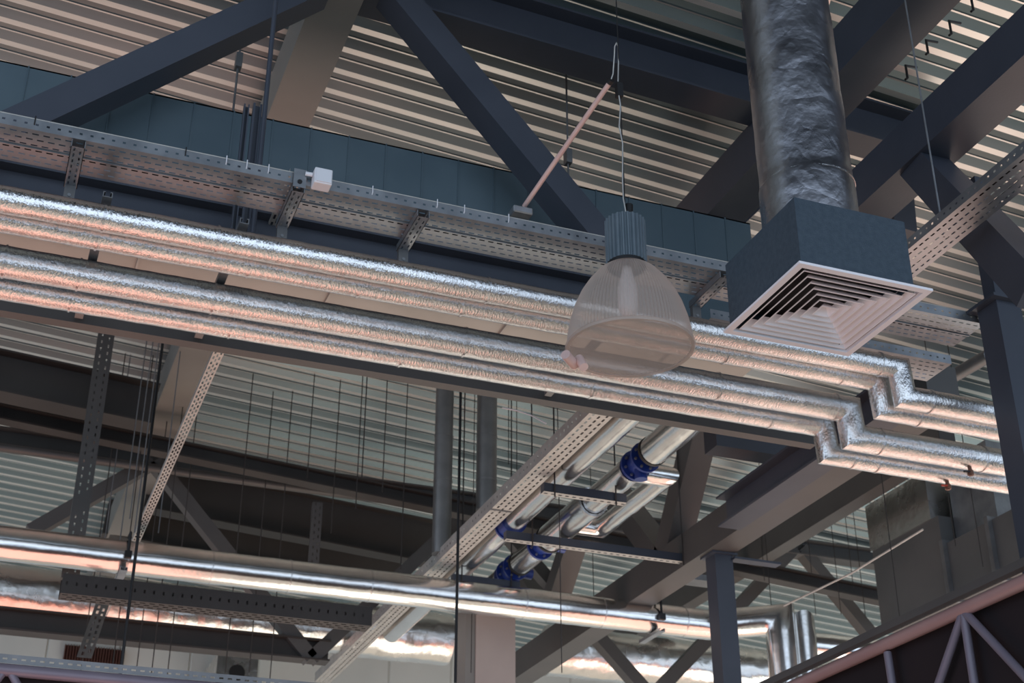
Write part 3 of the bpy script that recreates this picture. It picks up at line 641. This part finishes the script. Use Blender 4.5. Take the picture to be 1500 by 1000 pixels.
# ------------------------------------------------------------------ grey rectangular duct at right
ye = 11.6; xk = at(1277, 800, y=ye).x
def gq(px, py): return at(px, py, x=xk)
zlo = gq(1292, 925).z; ztp = gq(1277, 808).z; zf = gq(1268, 742).z; ym = gq(1376, 770).y; zb2 = gq(1380, 797).z; zt2 = gq(1450, 757).z
root = thing('rectangular_duct', 'big dull grey rectangular duct with silver foil top on the right behind the pink rail', 'duct', (xk, 10, zlo))
b = MB(); b.box((xk, ym, zlo), (xk+1.1, ye, ztp)); b.box((xk+.02, 5.5, zlo), (xk+1.1, ym, zb2)); b.build('duct_body', 'duct_grey', root)
b = MB(); b.box((xk-.01, ym+.1, ztp), (xk+1.0, ye+.02, zf)); b.build('foil_section', 'foil_big', root)
for px in (1450, 1379):
    yy = gq(px, 760).y; b = MB(); b.box((xk-.03, yy, zlo-.02), (xk+1.1, yy+.05, zb2+.03)); b.build('flange', 'galv_dark', root)
p = gq(1352, 715); q = gq(1440, 745)
b = MB(); b.box((xk+.15, q.y, zb2+.03), (xk+1.05, ym-.03, zf+.05)); single('duct_branch', b, 'galv', 'pale blue grey square duct branch above the large grey duct at right', 'duct')

# ------------------------------------------------------------------ stage truss lower right and lower left
SZ2 = 1.6+2.1
pr1 = at(1500, 852, z=SZ2)
xk2 = pr1.x
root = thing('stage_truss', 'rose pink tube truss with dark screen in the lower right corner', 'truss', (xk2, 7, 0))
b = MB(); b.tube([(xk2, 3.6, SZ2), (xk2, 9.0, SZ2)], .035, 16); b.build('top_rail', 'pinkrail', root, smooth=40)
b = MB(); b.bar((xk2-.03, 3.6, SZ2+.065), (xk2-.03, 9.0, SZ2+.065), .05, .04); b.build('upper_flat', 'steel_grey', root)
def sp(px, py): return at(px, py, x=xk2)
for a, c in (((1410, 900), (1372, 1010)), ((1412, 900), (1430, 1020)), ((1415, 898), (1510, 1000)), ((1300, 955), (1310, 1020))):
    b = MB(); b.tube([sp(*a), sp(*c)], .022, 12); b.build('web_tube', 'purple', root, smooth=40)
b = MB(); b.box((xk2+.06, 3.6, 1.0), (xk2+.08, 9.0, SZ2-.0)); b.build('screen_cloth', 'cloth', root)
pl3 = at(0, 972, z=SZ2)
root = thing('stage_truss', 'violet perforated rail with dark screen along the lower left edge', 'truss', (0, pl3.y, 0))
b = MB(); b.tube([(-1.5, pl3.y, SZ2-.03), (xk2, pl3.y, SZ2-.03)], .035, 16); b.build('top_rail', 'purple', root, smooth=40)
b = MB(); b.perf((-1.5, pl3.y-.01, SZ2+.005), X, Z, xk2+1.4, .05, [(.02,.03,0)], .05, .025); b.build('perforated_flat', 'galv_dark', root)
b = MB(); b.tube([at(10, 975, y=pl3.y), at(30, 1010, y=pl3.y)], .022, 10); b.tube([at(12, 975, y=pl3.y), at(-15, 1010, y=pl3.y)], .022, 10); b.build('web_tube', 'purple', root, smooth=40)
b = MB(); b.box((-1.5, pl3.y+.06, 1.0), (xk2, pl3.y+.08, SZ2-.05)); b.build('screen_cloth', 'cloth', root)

# ------------------------------------------------------------------ back wall details
p, q = at(98, 937, y=20.6), at(184, 968, y=20.6)
root = thing('wall_grille', 'reddish brown slatted grille on the pale back wall at bottom left', 'grille', (p.x, 20.8, q.z))
b = MB(); b.box((p.x, 20.86, q.z), (q.x, 20.88, p.z)); b.build('back_panel', 'louvre', root)
b = MB(); n = 22
for i in range(n): xx = p.x+(q.x-p.x)*i/n; b.box((xx, 20.80, q.z), (xx+.012, 20.86, p.z))
b.build('slats', 'louvre', root)
p = at(347, 985, y=19.5); root = thing('duct_box', 'foil covered wall box with a round black hole at bottom left centre', 'duct box', p)
b = MB(); b.box((p.x-.28, 19.5, p.z-.3), (p.x+.28, 20.8, p.z+.25)); b.build('box_body', 'foil_big', root)
b = MB(); b.tube([(p.x-.0, 19.49, p.z), (p.x, 19.5, p.z)], .11, 24); b.build('opening', 'black', root)
# bracket with holes near (115,950)
a, c = at(135, 890, y=13.5), at(112, 992, y=10.5)

# ------------------------------------------------------------------ thin hanging rods and wires
def rod(px, py, yv, r, label, group, m='steel_black'):
    p = at(px, py, y=yv); b = MB(); b.tube([p, V(p.x, yv, roofz(p.x))], r, 6); single('hanging_wire', b, m, label, 'wire', group)
for px, py, yv in ((190, 760, 12), (197, 780, 11.5), (172, 820, 12.3), (205, 770, 12.8), (232, 780, 12), (130, 960, 13.5)):
    rod(px, py, yv, .0052, 'thin wire hanging in front of the beige beam at left', 'wires at the left', 'galv_dark')
for px, py, yv in ((521, 745, 12.3), (530, 700, 11), (560, 720, 12), (587, 835, 12.4), (450, 700, 13), (485, 780, 13)):
    rod(px, py, yv, .0052, 'thin dark wire hanging against the ribbed roof left of the vertical ducts', 'wires left of the vertical ducts')
for px, py, yv in ((165, 975, 13.4), (200, 980, 13.6), (118, 985, 13.5), (222, 985, 13.2), (245, 990, 13.7), (330, 985, 13.3), (365, 985, 13.6), (395, 1000, 13.5)):
    rod(px, py, yv, .0052, 'thin wire hanging in front of the foil duct at bottom left', 'wires at the bottom left')
rod(176, 990, 9.9, .011, 'thick black wire crossing the bottom foil pipe beside the bright strut', None, 'black')
rod(667, 1000, 10.2, .012, 'thick black wire crossing the bottom foil pipe left of the beige column', None, 'black')
for px, py, yv in ((823, 985, 10.5), (690, 985, 12.4), (870, 880, 13), (745, 680, 12), (757, 690, 12)):
    rod(px, py, yv, .0045, 'thin dark wire hanging between the vertical ducts and the grey girder', 'wires at the centre')
for px, py, yv in ((1130, 890, 12), (1120, 850, 13), (1268, 905, 12.5), (1232, 900, 13), (1250, 860, 13), (1320, 920, 9.5), (1400, 800, 9.5), (1440, 830, 9.4), (1195, 900, 13.5)):
    rod(px, py, yv, .0045, 'thin dark wire hanging near the large grey duct at lower right', 'wires at the lower right')

p, q = at(1148, 887, y=11.2), at(1352, 775, y=9.6); b = MB(); b.tube([p, (p+q)/2-V(0,0,.04), q], .009, 6); single('pale_cable', b, 'galv_lit', 'pale cable stretched from the foil risers up to the large grey duct', 'cable')
b = MB(); b.tube([at(736, 597, y=8.4), at(757, 601, y=8.3), at(778, 608, y=8.2), at(800, 620, y=8.1)], .005, 6); single('pale_cable', b, 'plastic', 'short thin white cable curving beside the top of the central tray', 'cable')
p, q = at(140, 884, y=13.2), at(112, 962, y=12.0); b = MB(); b.perf(p, q-p, X, (q-p).length, .12, [(.03,.05,0), (.075,.095,.5)], .16, .09); single('perforated_bracket', b, 'galv', 'slanting slotted metal bracket in front of the foil duct and wall grille at bottom left', 'bracket')
# ------------------------------------------------------------------ light
w = bpy.data.worlds.new('added hall glow'); bpy.context.scene.world = w; w.use_nodes = True; nt = w.node_tree; L = nt.links
bg = nt.nodes['Background']; tc = nd(nt, 'ShaderNodeTexCoord')
def dotn(v):
    n = nd(nt, 'ShaderNodeVectorMath', operation='DOT_PRODUCT'); n.inputs[1].default_value = Vector(v).normalized(); L.new(tc.outputs['Generated'], n.inputs[0]); return n.outputs['Value']
def mr(s, a, b_, c=0., d_=1.):
    n = nd(nt, 'ShaderNodeMapRange', interpolation_type='SMOOTHSTEP'); n.inputs['From Min'].default_value = a; n.inputs['From Max'].default_value = b_; n.inputs['To Min'].default_value = c; n.inputs['To Max'].default_value = d_; L.new(s, n.inputs['Value']); return n.outputs[0]
def mul(a, b_):
    n = nd(nt, 'ShaderNodeMath', operation='MULTIPLY'); L.new(a, n.inputs[0]); L.new(b_, n.inputs[1]); return n.outputs[0]
tot = None
def addc(fac, col, k):
    global tot
    n = nd(nt, 'ShaderNodeMixRGB', blend_type='MIX'); n.inputs[1].default_value = (0,0,0,1); n.inputs[2].default_value = (col[0]*k, col[1]*k, col[2]*k, 1); L.new(fac, n.inputs[0])
    if tot is None: tot = n.outputs[0]
    else:
        a = nd(nt, 'ShaderNodeVectorMath', operation='ADD'); L.new(tot, a.inputs[0]); L.new(n.outputs[0], a.inputs[1]); tot = a.outputs[0]
up_ = dotn((0,0,1)); back = dotn((-.357,-.934,0))
# added world glow standing for unseen bluish windows behind and a warm floor
fwd = dotn((.357,.934,0)); dx_ = dotn((1,0,0)); dy_ = dotn((0,1,0))
down = mr(dotn((.357*.38,.934*.38,-1)), .40, .50)
addc(mul(mr(back, .05, .30), mul(mr(up_, -.52, -.36), mr(up_, .52, .38))), (.56,.70,.92), .80)
addc(mul(mr(back, .25, .60), mul(mr(up_, -.44, -.24), mr(up_, .34, .22))), (.80,.90,1.0), .70)
addc(down, (1.0,.92,.82), .40)
addc(mul(down, mul(mr(dx_, .08, .26), mr(dx_, .60, .46))), (1.0,.84,.66), .28)
L.new(tot, bg.inputs['Color']); bg.inputs['Strength'].default_value = 1.0
def area(name, loc, tgt, size, power, col):
    l = bpy.data.lights.new(name, 'AREA'); l.shape = 'DISK'; l.size = size; l.energy = power; l.color = col
    o = bpy.data.objects.new(name, l); C.objects.link(o); o.location = loc; o.rotation_euler = (V(tgt)-V(loc)).to_track_quat('-Z', 'Y').to_euler()
area('far_fill_light', (5, 13, .5), (5, 15, 8), 5, 110, (1, .93, .82))  # unseen uplight added to brighten the far roof zone
def panel(name, loc, sx, sy, rad, col):
    l = bpy.data.lights.new(name, 'AREA'); l.shape = 'RECTANGLE'; l.size = sx; l.size_y = sy; l.energy = rad*math.pi*sx*sy; l.color = col
    o = bpy.data.objects.new(name, l); C.objects.link(o); o.location = loc; o.rotation_euler = (math.pi, 0, 0)
panel('red_fill_panel', (.1, 10.2, .6), 4.4, 8.4, 1.15, (1, .34, .24))  # unseen floor panel added so the left pipe undersides mirror red
panel('amber_fill_panel', (9.9, 10.4, .6), 5.4, 8.0, .95, (1, .36, .25))  # unseen floor panel added to warm the pipe undersides at right
area('right_far_light', (12, 12, .5), (11, 15, 8), 4, 120, (.85, 1, .95))
vs = bpy.context.scene.view_settings; vs.view_transform = 'Standard'; vs.look = 'None'; vs.exposure = 0.12
